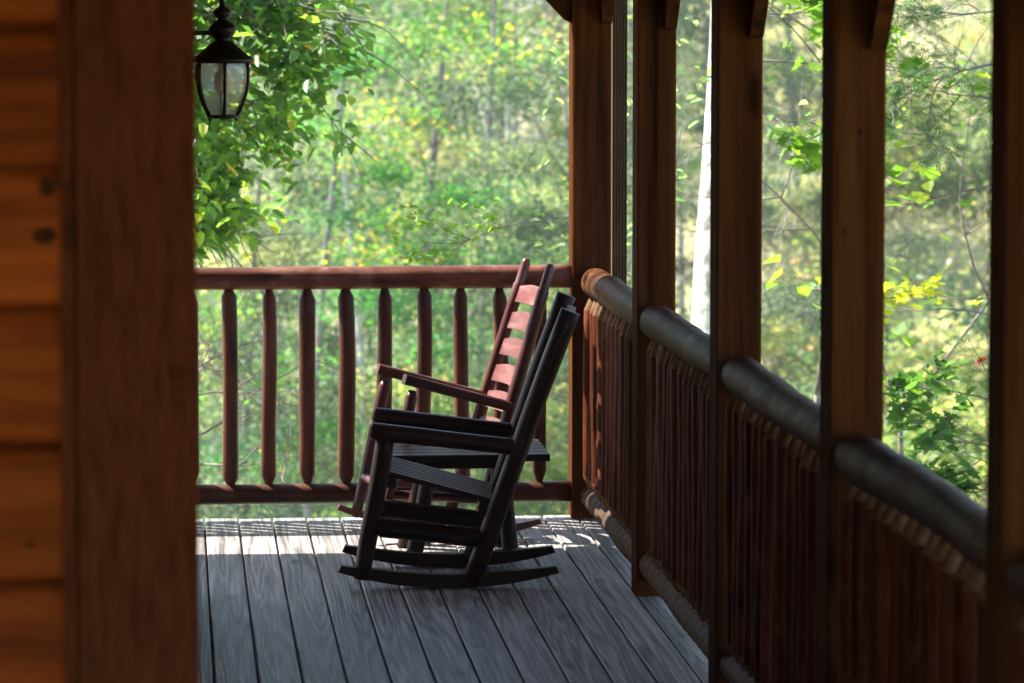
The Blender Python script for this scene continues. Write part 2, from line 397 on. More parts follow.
dj.bar((1.90, -1.5, -.15), (1.90, DECK_Y - .1, -.15), .04, .22)
for yy in np.arange(-1.2, 16.6, .61): dj.bar((-2.1, yy, -.15), (1.87, yy, -.15), .04, .2)
djo = dj.build('deck_joists', ['post_wood'], dko)
dp = MB()
for xx in (-1.9, 1.75):
    for yy in (0.5, 5.9, 10.5, 14.9, 16.6):
        dp.bar((xx, yy, -6.5), (xx, yy, -.27), .15, .15)
dp.build('deck_footing', ['post_wood'], dko)

# ------------------------------------------------------------------ porch posts
PX0, PW = 1.684, .165
PF = [16.85, 14.675, 12.50, 10.31, 8.12, 5.93]       # front (camera side) faces
PC = 1.780
post_labels = ['square brown corner post where the two railings meet, ribbed downspout behind it',
               'square brown post standing next to the corner post, one bay nearer',
               'square brown post hiding the white tree trunk, third from the corner',
               'wide brown post with dark knots, fourth from the corner',
               'brown post cut by the right edge of the picture, nearest of the row',
               'brown porch post outside the picture next to the cut off one']
def brace(mb, P0, d, size, w_, xdir):
    """curved knee brace rising from P0 along horizontal d; xdir is its thickness direction"""
    P0 = Vector(P0); d = Vector(d)
    u_ = Vector((0, 0, 1)); D = .14
    poly = [P0, P0 + u_ * D, P0 + d * size + u_ * (size + D), P0 + d * (size + .02) + u_ * (size + .035), P0 + d * (size * .5 + .012) + u_ * (size * .5), P0 + d * .03 + u_ * .012]
    mb.prism(poly, xdir, w_, along=(0, .7, .7))
for i, yf in enumerate(PF):
    yc = yf + PW / 2
    r_ = root('porch_post', (PC, yc, 0), post_labels[i], 'post', 'square posts along the side railing')
    pxl, pxr = (PX0, PX0 + PW) if i == 0 else (1.707, 1.851)
    mb = MB(); mb.bar(((pxl + pxr) / 2, yc, 0.001), ((pxl + pxr) / 2, yc, 2.46), pxr - pxl, PW, up=(0, 1, 0), ch=.006)
    for (u_, v_) in {0: [(583, 92)], 1: [(651, 90)], 3: [(860, 132), (845, 232)], 4: [(1017, 140)]}.get(i, []):
        c_ = at(u_, v_, yf - .0015); sz = rnd.uniform(.006, .009); n_ = 10
        V = [c_ + Vector((sz * math.cos(6.2832 * k / n_), 0, sz * 1.3 * math.sin(6.2832 * k / n_))) for k in range(n_)]
        mb.add(V, [(v.z, v.x, 0) for v in V], [tuple(range(n_))], 1, False)
    mb.build('post_shaft', ['post_wood', 'knot'], r_)
    mb = MB(); brace(mb, (PX0 + PW - .022, yf, 2.105), (0, -1, 0), .26, .044, (1, 0, 0)); mb.build('brace', ['post_wood'], r_)
    if i > 0:
        mb = MB(); brace(mb, (PX0 + PW - .022, yf + PW, 2.105), (0, 1, 0), .26, .044, (1, 0, 0)); mb.build('brace', ['post_wood'], r_)
    else:
        mb = MB(); brace(mb, (PX0, yc - .03, 2.11), (-1, 0, 0), .26, .05, (0, 1, 0)); mb.build('brace', ['post_wood'], r_)
    if i == 0:
        mb = MB(); mb.bar((PC, yc, -.3), (PC, yc, -.001), PW - .01, PW - .01, up=(0, 1, 0)); mb.build('post_base', ['post_wood'], r_)
r_ = root('porch_post', (-2.0, 16.88, 0), 'square brown post at the far end of the back railing behind the house', 'post', None)
mb = MB(); mb.bar((-2.0, 16.88, 0), (-2.0, 16.88, 2.46), PW, PW, up=(0, 1, 0), ch=.006); mb.build('post_shaft', ['post_wood'], r_)

# ------------------------------------------------------------------ railings
def baluster(p, ztop, zbot, r, parent, lean=0):
    mb = MB()
    a = Vector((p[0] + rnd.uniform(-.004, .004), p[1], zbot)); b = Vector((p[0] + rnd.uniform(-.006, .006), p[1] + rnd.uniform(-.004, .004), ztop))
    mb.log(a, b, r * rnd.uniform(.9, 1.12), r * rnd.uniform(.86, 1.06), n=14, seg=8, wob=.03 if r < .0355 else .02, bend=.008 if r < .0355 else .004, taper_end=(.05 if r < .0355 else .06) + rnd.uniform(-.008, .01), mat=0, tipmat=1, tip_r=.3)
    return mb.build('baluster', ['log_stain_shaded', 'log_stain_shaded'] if parent['_k'] == 0 else ['log_stain', 'cut_wood'], parent)
def rail_log(pa, pb, r0, r1, name, mat, parent, seg=16):
    mb = MB(); mb.log(pa, pb, r0, r1, n=20, seg=seg, wob=.022, bend=.006, mat=0, tipmat=1)
    return mb.build(name, [mat, 'cut_wood'], parent)
# back railing
YB = 16.91
rb = root('back_railing', (-.1, YB, 0), 'log railing running across the far end of the deck behind the chairs', 'railing'); rb['_k'] = 0
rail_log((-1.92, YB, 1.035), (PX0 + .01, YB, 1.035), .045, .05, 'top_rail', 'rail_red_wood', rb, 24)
rail_log((-1.92, YB, .108), (PX0 + .01, YB, .112), .041, .044, 'bottom_rail', 'log_stain_shaded', rb, 24)
for k in range(-12, 9):
    u = 230 + 38.6 * k
    x = at(u, 400, YB).x
    if x < -1.85 or x > PX0 - .04: continue
    baluster((x, YB, 0), 1.0, .142, rnd.uniform(.032, .038), rb)
side_labels = ['sunlit log railing bay between the corner post and the next post',
               'log railing bay between the second and third posts from the corner',
               'log railing bay below the white tree trunk, between third and fourth posts',
               'log railing bay in front of the small maple branch, fourth to fifth post',
               'log railing bay nearest the camera at the picture\'s right edge']
RZ = [(1.026, 1.008), (1.043, 1.028), (1.05, 1.043), (1.055, 1.05), (1.06, 1.055)]
for i in range(5):
    ya = PF[i + 1] + PW; yb = PF[i]
    rs = root('side_railing', (PC, (ya + yb) / 2, 0), side_labels[i], 'railing', 'side railing bays between the posts'); rs['_k'] = 1
    mb = MB(); pts_ = []; rs_ = []; a0 = rnd.uniform(0, 6)
    for q in range(91):
        t = q / 90; y = ya + .003 + (yb - ya - .006) * t
        notch = -.035 if rnd.random() < .2 else 0
        zn, zf = RZ[i]; pts_.append((PC + .005 * math.sin(2.6 * y + a0), y, zn + (zf - zn) * t + .004 * math.sin(3.3 * y + a0)))
        rs_.append((.056 + .009 * t) * (1 + .03 * math.sin(y * 5 + a0) + .018 * math.sin(y * 13 + a0) + notch * .5) * (1 - .22 * max(0, 1 - (1 - t) * 40) ** 2 - .22 * max(0, 1 - t * 40) ** 2))
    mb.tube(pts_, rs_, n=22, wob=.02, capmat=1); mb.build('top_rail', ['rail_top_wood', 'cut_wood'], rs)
    nb = 15
    mb = MB(); L_ = yb - ya; pts_ = []; rs_ = []; bx = rnd.uniform(-.006, .006)
    for q in range(nb * 6 + 1):
        y = ya + .003 + (L_ - .006) * q / (nb * 6)
        ph_ = 2 * math.pi * (y - ya - .075) / ((L_ - .15) / (nb - 1))
        pts_.append((PC - .008 + bx * math.sin(3 * y), y, .10 + (.012 if i else 0) + .005 * math.sin(2.2 * y))); rs_.append(.050 * (1 - .085 * math.cos(ph_) + .03 * math.sin(y * 7)))
    mb.tube(pts_, rs_, n=18, wob=.01, capmat=1); mb.build('bottom_rail', ['weathered_log', 'cut_wood'], rs)
    for k in range(nb):
        y = ya + .075 + (yb - ya - .15) * k / (nb - 1)
        baluster((PC - .012, y, 0), RZ[i][0] + (RZ[i][1] - RZ[i][0]) * k / (nb - 1) - .043, .128 + (.012 if i else 0), rnd.uniform(.036, .041), rs)
for o in list(bpy.data.objects):
    if '_k' in o: del o['_k']

# ------------------------------------------------------------------ porch roof
pr = root('porch_roof', (0, 8, 2.46), 'dark timber porch roof carried by the brown posts', 'roof')
mb = MB(); mb.bar((PC, 5.2, 2.56), (PC, 17.0, 2.56), .14, .2); mb.bar((PC, -1.6, 2.56), (PC, 5.19, 2.56), .14, .2); mb.build('side_beam', ['roof_wood'], pr)
mb = MB(); mb.bar((-2.1, 16.88, 2.56), (PC - .073, 16.88, 2.56), .14, .2); mb.build('back_beam', ['roof_wood'], pr)
mb = MB()
for yy in np.arange(-1.5, 16.95, .6): mb.bar((-3.8, yy, 2.735), (2.45, yy, 2.735), .04, .14)
mb.build('rafters', ['roof_wood'], pr)
mb = MB(); mb.bar((-.8, -1.8, 2.83), (-.8, 16.99, 2.83), 6.6, .04, ch=.002); mb.build('roof_boards', ['roof_wood'], pr)
mb = MB(); mb.bar((-.8, -1.85, 2.875), (-.8, 17.04, 2.875), 6.7, .04, ch=.002); mb.build('shingles', ['roof_shingle'], pr)
mb = MB(); mb.bar((-4.1, 17.015, 2.76), (2.5, 17.015, 2.76), .03, .18); mb.build('fascia', ['roof_wood'], pr)

# ribbed downspout behind the corner post
mb = MB()
c0 = at(619, 150, 17.12)
sec = []
wd, dp_ = .064, .05
nr = 5
for k in range(nr * 4 + 1):
    t = k / (nr * 4); sec.append((-wd / 2 + wd * t, -dp_ / 2 + (.005 if (k % 4) in (1, 2) else 0)))
sec += [(wd / 2, dp_ / 2), (-wd / 2, dp_ / 2)]
N = len(sec); V = []; W = []
for z in (-2.8, 2.7):
    for x, y in sec: V.append((c0.x + x, c0.y + y, z)); W.append((z, x, y))
mb.add(V, W, [(k, (k + 1) % N, N + (k + 1) % N, N + k) for k in range(N)] + [tuple(range(N)), tuple(range(N, 2 * N))], 0, False)
o = mb.build('downspout', ['downspout_brown'], origin=(c0.x, c0.y, -2.8)); tag(o, 'ribbed brown rain downspout just behind the corner post', 'downspout')

# ------------------------------------------------------------------ log house (wall facing the camera, side wall, corner trim)
def knot(mb, c, a_, b_, mi=1):
    n = 12; V = [c + Vector((a_ * math.cos(6.2832 * k / n) * rnd.uniform(.85, 1.1), 0, b_ * math.sin(6.2832 * k / n) * rnd.uniform(.85, 1.1))) for k in range(n)]
    mb.add(V, [(v.x, v.z, 0) for v in V], [tuple(range(n))], mi, False)
KN_SIDING = [(47, 186, .014, .019), (44, 236, .022, .016), (30, 545, .006, .006)]
hs = root('log_house', (-1.5, 7.2, 0), 'log cabin wall with rounded orange logs and a wide brown corner board', 'house')
CH = .2476; SEAM = 1.952
YW = 7.155
HX0, HX1, HY1 = -4.0, -.002, 14.9
mb = MB()
zs = SEAM - CH * 9
for k in range(13):
    za = SEAM - CH * 8 + k * CH - CH; zb = za + CH
    if zb > 2.72: break
    V = []; W = []
    n_ = 28
    for xx in (HX0, -.195):
        for j in range(n_ + 1):
            t = j / n_
            # D-log: rounded face with tight shadow groove
            q = 2 * t - 1
            bul = .040 * (.68 * (1 - abs(q) ** 14) + .32 * (1 - q * q))
            V.append((xx, YW - bul, za + CH * t)); W.append((xx, CH * t, bul))
    fs = [(j, j + 1, n_ + 1 + j + 1, n_ + 1 + j) for j in range(n_)]
    mb.add(V, W, fs, 0, True)
for (u_, v_, a_, b_) in KN_SIDING:
    knot(mb, at(u_, v_, YW - .0415), a_, b_)
mb.build('front_logs', ['siding_wood', 'knot'], hs)
mb = MB()
for k in range(13):
    za = SEAM - CH * 8 + k * CH - CH
    if za + CH > 2.72: break
    V = []; W = []
    for yy in (7.3, HY1):
        for j in range(n_ + 1):
            t = j / n_; q = 2 * t - 1; bul = .04 * (.68 * (1 - abs(q) ** 14) + .32 * (1 - q * q))
            V.append((-.05 + bul, yy, za + CH * t)); W.append((yy, CH * t, bul))
    mb.add(V, W, [(j, j + 1, n_ + 1 + j + 1, n_ + 1 + j) for j in range(n_)], 0, True)
mb.build('side_logs', ['siding_wood'], hs)
mb = MB(); mb.bar((-2.03, 11.06, -.5), (-2.03, 11.06, 2.7), 3.93, 7.65, up=(0, 1, 0), ch=.001); mb.build('inner_wall', ['trim_wood'], hs)
mb = MB()
tx0, tx1 = at(60, 300, 7.1).x, at(197, 300, 7.1).x
mb.bar(((tx0 + .03 + tx1) / 2, 7.12, 0.002), ((tx0 + .03 + tx1) / 2, 7.12, 2.7), tx1 - tx0 - .03, .04, up=(0, 1, 0), ch=.005)
mb.bar((tx0 + .0145, 7.125, 0.002), (tx0 + .0145, 7.125, 2.7), .027, .034, up=(0, 1, 0), ch=.004)
mb.bar((tx1 - .021, 7.242, 0.002), (tx1 - .021, 7.242, 2.7), .038, .2, up=(0, 1, 0), ch=.005)
for (u_, v_, a_, b_) in [(70, 237, .010, .035), (176, 372, .014, .016), (162, 180, .006, .007), (100, 200, .005, .006), (180, 500, .006, .008), (68, 190, .006, .015)]:
    knot(mb, at(u_, v_, 7.0985), a_, b_)
mb.build('corner_trim', ['trim_wood', 'knot'], hs)

# ------------------------------------------------------------------ wall lantern
LY = 13.9
lc = at(222.5, 60, LY); px = LY / F
ln = root('wall_lantern', (lc.x, lc.y, lc.z), 'dark bronze carriage lantern with curved seeded glass on the house wall', 'lantern')
def zz(v): return (60 - v) * px
mb = MB()
mb.lathe(lc, [(r * px, zz(v)) for r, v in [(28, 63), (32, 61.5), (31.5, 58), (25, 55), (17, 48), (10, 42), (7, 40), (9, 38), (13, 33), (14, 30), (13, 27), (8, 22), (5, 20), (5, 19), (8, 16), (9.5, 13), (7, 9.5), (3.2, 7), (2.6, 3), (2.6, -6), (3.6, -9), (2, -12), (.5, -15)]], n=30)
mb.build('cap', ['dark_bronze'], ln)
mb = MB()
gp = [(27, 62), (28.3, 70), (28, 80), (26, 92), (21.6, 104), (16, 115)]
ribs = []
for k in range(6):
    th = math.radians(-90 + 60 * k + 4)
    pts = [lc + Vector((math.cos(th) * r * px, math.sin(th) * r * px, zz(v))) for r, v in gp]
    mb.tube(pts, [1.7 * px] * len(pts), n=6)
mb.lathe(lc, [(r * px, zz(v)) for r, v in [(13.5, 115), (16, 114.5), (16.5, 116.5), (14, 118), (3, 118)]], n=6)
for k in range(6):
    th = math.radians(-90 + 60 * k + 4)
    q = lc + Vector((math.cos(th) * 15 * px, math.sin(th) * 15 * px, zz(118)))
    mb.tube([q, q - Vector((0, 0, 2.6 * px))], [1.3 * px, .8 * px], n=6)
mb.build('cage', ['dark_bronze'], ln)
mb = MB()
V = []; W = []
for r, v in gp:
    for k in range(6):
        th = math.radians(-90 + 60 * k + 4); V.append(lc + Vector((math.cos(th) * r * px * .97, math.sin(th) * r * px * .97, zz(v)))); W.append((v * px, k, 0))
mb.add(V, W, [(i * 6 + k, i * 6 + (k + 1) % 6, (i + 1) * 6 + (k + 1) % 6, (i + 1) * 6 + k) for i in range(5) for k in range(6)], 0, False)
mb.build('glass', ['seeded_glass'], ln)
mb = MB(); mb.lathe(lc, [(2 * px, zz(61)), (4.5 * px, zz(63)), (4.5 * px, zz(70)), (8 * px, zz(75)), (9.5 * px, zz(82)), (8 * px, zz(89)), (4 * px, zz(93)), (.5 * px, zz(94))], n=16); mb.build('bulb', ['bulb_glass'], ln)
mb = MB()
wx = -.01
mb.tube([(wx, lc.y, lc.z + zz(33)), (lc.x - .03, lc.y, lc.z + zz(33))], [.0085, .0085], n=10)
mb.tube([(wx, lc.y, lc.z + zz(33)), (wx + .012, lc.y, lc.z + zz(33))], [.06, .055], n=20)
mb.build('bracket', ['dark_bronze'], ln)

# ------------------------------------------------------------------ rocking chairs and table
def frame(o, ex, ey):
    return lambda x, y, z: Vector((o[0] + ex[0] * x + ey[0] * y, o[1] + ex[1] * x + ey[1] * y, z))
def rocker(P, y, x0, x1, z0, z1, parent, mat, th=.036, h=.042):
    """curved runner from x0 (front) to x1"""
    mb = MB(); n = 16; bot = []; top = []
    for i in range(n + 1):
        x = x0 + (x1 - x0) * i / n
        e = z0 if x < 0 else z1; q = (x / (x0 if x < 0 else x1)) ** 2
        hh = h * (1 - .5 * abs(2 * i / n - 1) ** 3)
        z = .001 + e * q
        bot.append(P(x, y, z)); top.append(P(x - (0 if abs(2 * i / n - 1) < 1 else .012 * (1 if i == n else -1)), y, z + hh))
    mb.prism(bot + list(reversed(top)), P(0, 1, 0) - P(0, 0, 0), th, along=P(1, 0, 0) - P(0, 0, 0))
    return mb.build('rocker', [mat], parent)

# chair A : dark round-log rocker nearest the camera
gA = at(448, 588, 14.92); yA = H * F / (588 + 18) * .998
from math import sin, cos
def chairA():
    ang = R(4)
    o = at(448, 588, 15.0); t = (0 - H) / (o.z - H); o = Vector((o.x * t, o.y * t, 0))
    ex = (cos(ang), -sin(ang)); ey = (sin(ang), cos(ang)); P = frame(o, ex, ey); W = .54
    rt = root('rocking_chair', tuple(P(0, W / 2, 0)), 'dark log rocking chair nearest the camera with thick round arms', 'rocking chair', 'rocking chairs facing left on the deck')
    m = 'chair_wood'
    for y in (0, W):
        rocker(P, y, -.415, .42, .062, .058, rt, m, th=.042, h=.052)
    def part(name, fn, mats=m):
        mb = MB(); fn(mb); return mb.build(name, mats if isinstance(mats, list) else [mats], rt)
    for y in (0, W):
        part('leg', lambda mb: mb.log(P(-.325, y, .035), P(-.235, y, .565), .032, .034, wob=.03, bend=.004))
        part('back_post', lambda mb: mb.log(P(.09, y, .03), P(.462, y, 1.05 + (.02 if y else 0)), .037, .038, wob=.03, bend=.004, n=18))
        part('arm', lambda mb: mb.log(P(-.292, y, .598), P(.262, y, .535), .034, .031, wob=.02, taper_end=.012, tip_r=.8))
        part('side_stretcher', lambda mb: mb.log(P(-.285, y, .235), P(.14, y, .185), .036, .037, wob=.05, taper_end=.035, tip_r=.45))
    part('front_stretcher', lambda mb: mb.log(P(-.27, .02, .33), P(-.27, W - .02, .33), .022, wob=.04))
    part('back_stretcher', lambda mb: mb.log(P(.165, .02, .27), P(.165, W - .02, .27), .022, wob=.04))
    # seat: seven slats running front to back
    part('seat_support', lambda mb: mb.bar(P(-.215, .03, .396), P(-.215, W - .03, .396), .04, .035))
    part('seat_support', lambda mb: mb.bar(P(.135, .03, .294), P(.135, W - .03, .294), .04, .035))
    for k in range(7):
        y = .055 + (W - .11) * k / 6
        part('seat_slat', lambda mb: mb.bar(P(-.262, y, .442), P(.165, y, .326), .056, .02, ch=.005))
    # back ladder slats edge on
    for k in range(6):
        t = .46 + .098 * k
        c = Vector((.09 + (.462 - .09) * t, 0, .03 + 1.02 * t))
        mb = MB(); n = 8; lo = []; up = []
        for j in range(n + 1):
            s_ = j / n; y = .025 + (W - .05) * s_
            bow = .018 * math.sin(math.pi * s_)
            lo.append(P(c.x + bow, y, c.z - .034)); up.append(P(c.x + bow + .022, y, c.z + .03 + .014 * math.sin(math.pi * s_)))
        d = (P(1, 0, 0) - P(0, 0, 0)) * .35 - Vector((0, 0, 0))
        mb.slat(lo, up, P(.94, 0, 0) - P(0, 0, .34), .014)
        mb.build('back_slat', [m], rt)
    return rt
chairA()
def chairB():
    ang = R(10.5)
    o = at(452, 541, 16.0); t = (0 - H) / (o.z - H); o = Vector((o.x * t, o.y * t, 0))
    ex = (cos(ang), sin(ang)); ey = (-sin(ang), cos(ang)); P = frame(o, ex, ey); W = .46
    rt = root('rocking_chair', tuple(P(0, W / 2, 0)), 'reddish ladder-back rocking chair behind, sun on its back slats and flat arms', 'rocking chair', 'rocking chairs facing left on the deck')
    m = 'chair_red_shaded_wood'
    for y in (0, W): rocker(P, y, -.38, .38, .085, .06, rt, m, th=.035, h=.04)
    def part(name, fn, mats=m):
        mb = MB(); fn(mb); return mb.build(name, mats if isinstance(mats, list) else [mats], rt)
    for y in (0, W):
        part('leg', lambda mb: mb.log(P(-.30, y, .05), P(-.165, y, .625), .023, .025, wob=.03, bend=.004, taper_end=.03, tip_r=.6))
        part('back_post', lambda mb: mb.tube([P(.10 + .32 * t + (.0), y - (.10 * t if y else 0), .03 + 1.10 * t) for t in (0, .2, .4, .6, .8, .9, .905, .985, 1)], [.026, .027, .028, .027, .026, .025, .021, .02, .013], n=16, wob=.02))
        part('arm', lambda mb: mb.bar(P(-.20, y, .672), P(.245, y - (.05 if y else 0), .548), .06, .042, ch=.006))
        part('side_stretcher', lambda mb: mb.log(P(-.27, y, .2), P(.14, y, .17), .02, wob=.04))
    part('front_stretcher', lambda mb: mb.log(P(-.262, .02, .22), P(-.262, W - .02, .22), .018))
    part('seat_support', lambda mb: mb.bar(P(-.2, .03, .415), P(-.2, W - .03, .415), .035, .035))
    part('seat_support', lambda mb: mb.bar(P(.17, .03, .315), P(.17, W - .03, .315), .035, .035))
    for k in range(6):
        y = .05 + (W - .1) * k / 5
        part('seat_slat', lambda mb: mb.bar(P(-.245, y, .455), P(.19, y, .337), .056, .02, ch=.005))
    for k in range(6):
        z = .985 - .110 * k
        t = (z - .03) / 1.10
        x = .10 + .32 * t; WB = W - .10 * t
        mb = MB(); n = 8; lo = []; up = []
        for j in range(n + 1):
            s_ = j / n; y = .015 + (WB - .03) * s_; bow = .02 * math.sin(math.pi * s_)
            lo.append(P(x + bow - .010, y, z - .036)); up.append(P(x + bow + .010, y, z + .026 + .016 * math.sin(math.pi * s_)))
        mb.slat(lo, up, P(.96, 0, 0) - P(0, 0, .27), .014)
        mb.build('back_slat', ['sunlit_slat_wood'], rt)
    return rt
chairB()
# small slatted table between them
def table():
    hgt = .425
    a = at(389, 460, 15.62); b = at(550, 458, 15.62)
    x0, x1 = a.x, b.x; y0, y1 = 15.62, 16.16
    rt = root('side_table', ((x0 + x1) / 2, (y0 + y1) / 2, 0), 'low dark slatted table with splayed log legs between the rocking chairs', 'table')
    n = 5
    for k in range(n):
        ya = y0 + (y1 - y0) * k / n; yb = y0 + (y1 - y0) * (k + 1) / n - .006
        mb = MB(); mb.bar((x0, (ya + yb) / 2, hgt - .014), (x1, (ya + yb) / 2, hgt - .014), yb - ya, .028, ch=.004); mb.build('tabletop_slat', ['chair_wood'], rt)
    cx, cy = (x0 + x1) / 2 , (y0 + y1) / 2
    for sx in (-1, 1):
        for sy in (-1, 1):
            mb = MB(); tx = cx + sx * .14; bx = cx - .02 + sx * .195
            mb.log((bx + (.0 if sy < 0 else -.02), cy + sy * .15, 0), (tx, cy + sy * .12, hgt - .03), .033, .03, wob=.04, bend=.003)
            mb.build('leg', ['chair_wood'], rt)
    for sy in (-1, 1):
        mb = MB(); mb.bar((cx - .2, cy + sy * .12, hgt - .05), (cx + .2, cy + sy * .12, hgt - .05), .03, .042); mb.build('apron', ['chair_wood'], rt)
table()

# ------------------------------------------------------------------ foliage machinery
nr_ = np.random.default_rng(11)
def leaf_mesh(name, pos, size, mat, shape='oval', up_bias=.6, droop=0., dirs=None, aspect=.5, tint=None, rng=None):
    """one mesh of many folded leaves; pos Nx3, size scalar or N"""
    rng = rng or nr_
    N = len(pos); pos = np.asarray(pos, float)
    size = np.broadcast_to(np.asarray(size, float), (N,)) * rng.uniform(.65, 1.3, N)
    nrm = rng.normal(size=(N, 3)); nrm /= np.linalg.norm(nrm, axis=1)[:, None]
    nrm[:, 2] = np.abs(nrm[:, 2]); nrm += np.array([0, 0, up_bias]) * 1.6; nrm /= np.linalg.norm(nrm, axis=1)[:, None]
    if dirs is None: dirs = rng.normal(size=(N, 3))
    dirs = dirs + np.array([0, 0, -droop])
    d = dirs - nrm * np.sum(dirs * nrm, axis=1)[:, None]; d /= np.linalg.norm(d, axis=1)[:, None] + 1e-9
    s = np.cross(nrm, d)
    if shape == 'oval':
        T = np.array([(0, 0, 0), (.28, -.5, .10), (.68, -.42, .08), (1, 0, -.12), (.68, .42, .08), (.28, .5, .10)])
        T = T * np.array([1, aspect, 1]); Fc = [(0, 1, 2, 3), (0, 3, 4, 5)]
    elif shape == 'maple':
        o = [(0, 0), (-.08, -.28), (.12, -.30), (.22, -.55), (.42, -.36), (.62, -.50), (.60, -.22), (.74, -.16), (1.0, 0), (.74, .16), (.60, .22), (.62, .50), (.42, .36), (.22, .55), (.12, .30), (-.08, .28)]
        T = np.array([(a, b, .14 * abs(b) - .1 * a * a) for a, b in o]); L = len(o)
        Fc = [(0, 1, 2), (0, 2, 3, 4), (0, 4, 5, 6), (0, 6, 7, 8), (0, 8, 9, 10), (0, 10, 11, 12), (0, 12, 13, 14), (0, 14, 15)]
    elif shape == 'diamond':
        T = np.array([(0, 0, 0), (.5, -.5 * aspect, .08), (1, 0, -.05), (.5, .5 * aspect, .08)]); Fc = [(0, 1, 2, 3)]
    elif shape == 'spray':       # flat fern-like conifer twig: rib with pairs of needles
        T = []; Fc = []
        for i in range(7):
            x = i / 7
            wv = .34 * (1 - x * .75)
            b = len(T)
            T += [(x, 0, 0), (x + .06, 0, 0), (x + .16, wv, -.03), (x + .11, wv, -.03), (x + .16, -wv, -.03), (x + .11, -wv, -.03)]
            Fc += [(b, b + 1, b + 2, b + 3), (b + 1, b, b + 5, b + 4)]
        T.append((0, -.015, .0)); T.append((1.1, 0, -.03)); T.append((0, .015, 0)); b = len(T) - 3; Fc.append((b, b + 1, b + 2))
        T = np.array(T)
    K = len(T)
    V = pos[:, None, :] + size[:, None, None] * (T[None, :, 0, None] * d[:, None, :] + T[None, :, 1, None] * s[:, None, :] + T[None, :, 2, None] * nrm[:, None, :])
    V = V.reshape(-1, 3)
    fl = np.concatenate([np.array(f) for f in Fc]); lens = np.array([len(f) for f in Fc])
    loops = (fl[None, :] + (np.arange(N) * K)[:, None]).ravel()
    totals = np.tile(lens, N); starts = np.concatenate([[0], np.cumsum(totals)[:-1]])
    me = bpy.data.meshes.new(name)
    me.vertices.add(len(V)); me.vertices.foreach_set('co', V.astype('f').ravel())
    me.loops.add(len(loops)); me.loops.foreach_set('vertex_index', loops.astype('i'))
    me.polygons.add(len(totals)); me.polygons.foreach_set('loop_start', starts.astype('i')); me.polygons.foreach_set('loop_total', totals.astype('i'))
    me.update(calc_edges=True)
    if tint is None: tint = rng.random(N)
    a = me.attributes.new('tint', 'FLOAT', 'POINT'); a.data.foreach_set('value', np.repeat(tint, K).astype('f'))
    me.materials.append(MATS[mat])
    return me
def obj_from(name, me, parent=None, loc=None):
    o = bpy.data.objects.new(name, me); link(o, parent)
    if loc is not None: o.location = loc
    return o
def crown_points(rng, N, rad, hgt, clusters, cl_r, hollow=.35, cz=0):
    """leaf clumps spread through an uneven crown"""
    c = []
    while len(c) < clusters:
        p = rng.uniform(-1, 1, 3)
        q = np.linalg.norm(p)
        if q > 1 or q < hollow: continue
        wv = 1 + .25 * math.sin(4 * math.atan2(p[1], p[0]) + 3 * p[2])
        c.append((p[0] * rad * wv * (1 - .35 * max(p[2], 0)), p[1] * rad * wv * (1 - .35 * max(p[2], 0)), p[2] * hgt))
    c = np.array(c); idx = rng.integers(0, clusters, N)
    cr = rng.uniform(.6, 1.5, clusters) * cl_r
    p = rng.normal(size=(N, 3)) * np.array([1, 1, .45]) * cr[idx][:, None] * .42
    ct = rng.uniform(-.38, .38, clusters)
    return c[idx] + p, c, np.clip(rng.random(N) * .55 + .18 + ct[idx], 0, 1)
def trunk_mb(pts, rs, limbs, n=10):
    mb = MB(); mb.tube(pts, rs, n=n, wob=.05)
    for a, b, r in limbs:
        a = Vector(a); b = Vector(b); mid = (a + b) / 2 + Vector((0, 0, -.12 * (b - a).length))
        mb.tube([a, mid, b], [r, r * .65, r * .25], n=6, wob=.03)
    return mb
def tree_kind(seed, mat, N, rad, hgt, trunk_h, crown_z, leaf, bark, tr=.12, clusters=60, cl_r=.8):
    rng = np.random.default_rng(seed)
    p, c, tint = crown_points(rng, N, rad, hgt, clusters, cl_r)
    p[:, 2] += crown_z
    cm = leaf_mesh('crown', p, leaf, mat, 'oval', up_bias=.45, aspect=.6, tint=tint, rng=rng)
    bend = rng.uniform(-.35, .35, 4)
    zs_ = np.linspace(-1, trunk_h, 9)
    ctr = lambda z: Vector((bend[0] * math.sin(z * .35) + bend[1] * z * .08, bend[2] * math.sin(z * .3) + bend[3] * z * .08, z))
    limbs = []
    for q in c[:26]:
        zt = q[2] + crown_z - rng.uniform(.6, 1.8)
        if 0 < zt < trunk_h: limbs.append((ctr(zt), (q[0], q[1], q[2] + crown_z), tr * .22))
    mb = trunk_mb([ctr(z) for z in zs_], [tr * (1.15 - .85 * (i / 8)) for i in range(9)], limbs)
    t = mb.build('trunk', [bark])
    tm = t.data; bpy.data.objects.remove(t)
    return cm, tm
KINDS = {
 'green': tree_kind(1, 'leaf_forest', 24000, 2.9, 5.0, 12.0, 7.6, .07, 'bark_grey', .09, 60, .75),
 'cool': tree_kind(2, 'leaf_cool', 24000, 3.1, 4.6, 11.0, 7.0, .068, 'bark_grey', .08, 55, .75),
 'pale': tree_kind(3, 'leaf_forest', 14000, 2.3, 4.2, 12.5, 8.6, .068, 'bark_pale', .06, 42, .6),
 'yellow': tree_kind(4, 'leaf_yellow', 15000, 2.2, 3.0, 7.0, 4.4, .068, 'bark_grey', .06, 40, .6),
 'tall': tree_kind(5, 'leaf_cool', 15000, 2.4, 5.0, 14.0, 9.0, .07, 'bark_pale', .07, 42, .7),
}
KINDS['pole'] = tree_kind(6, 'leaf_forest', 7000, 2.0, 3.0, 17.0, 15.0, .09, 'bark_mid', .05, 30, .7)
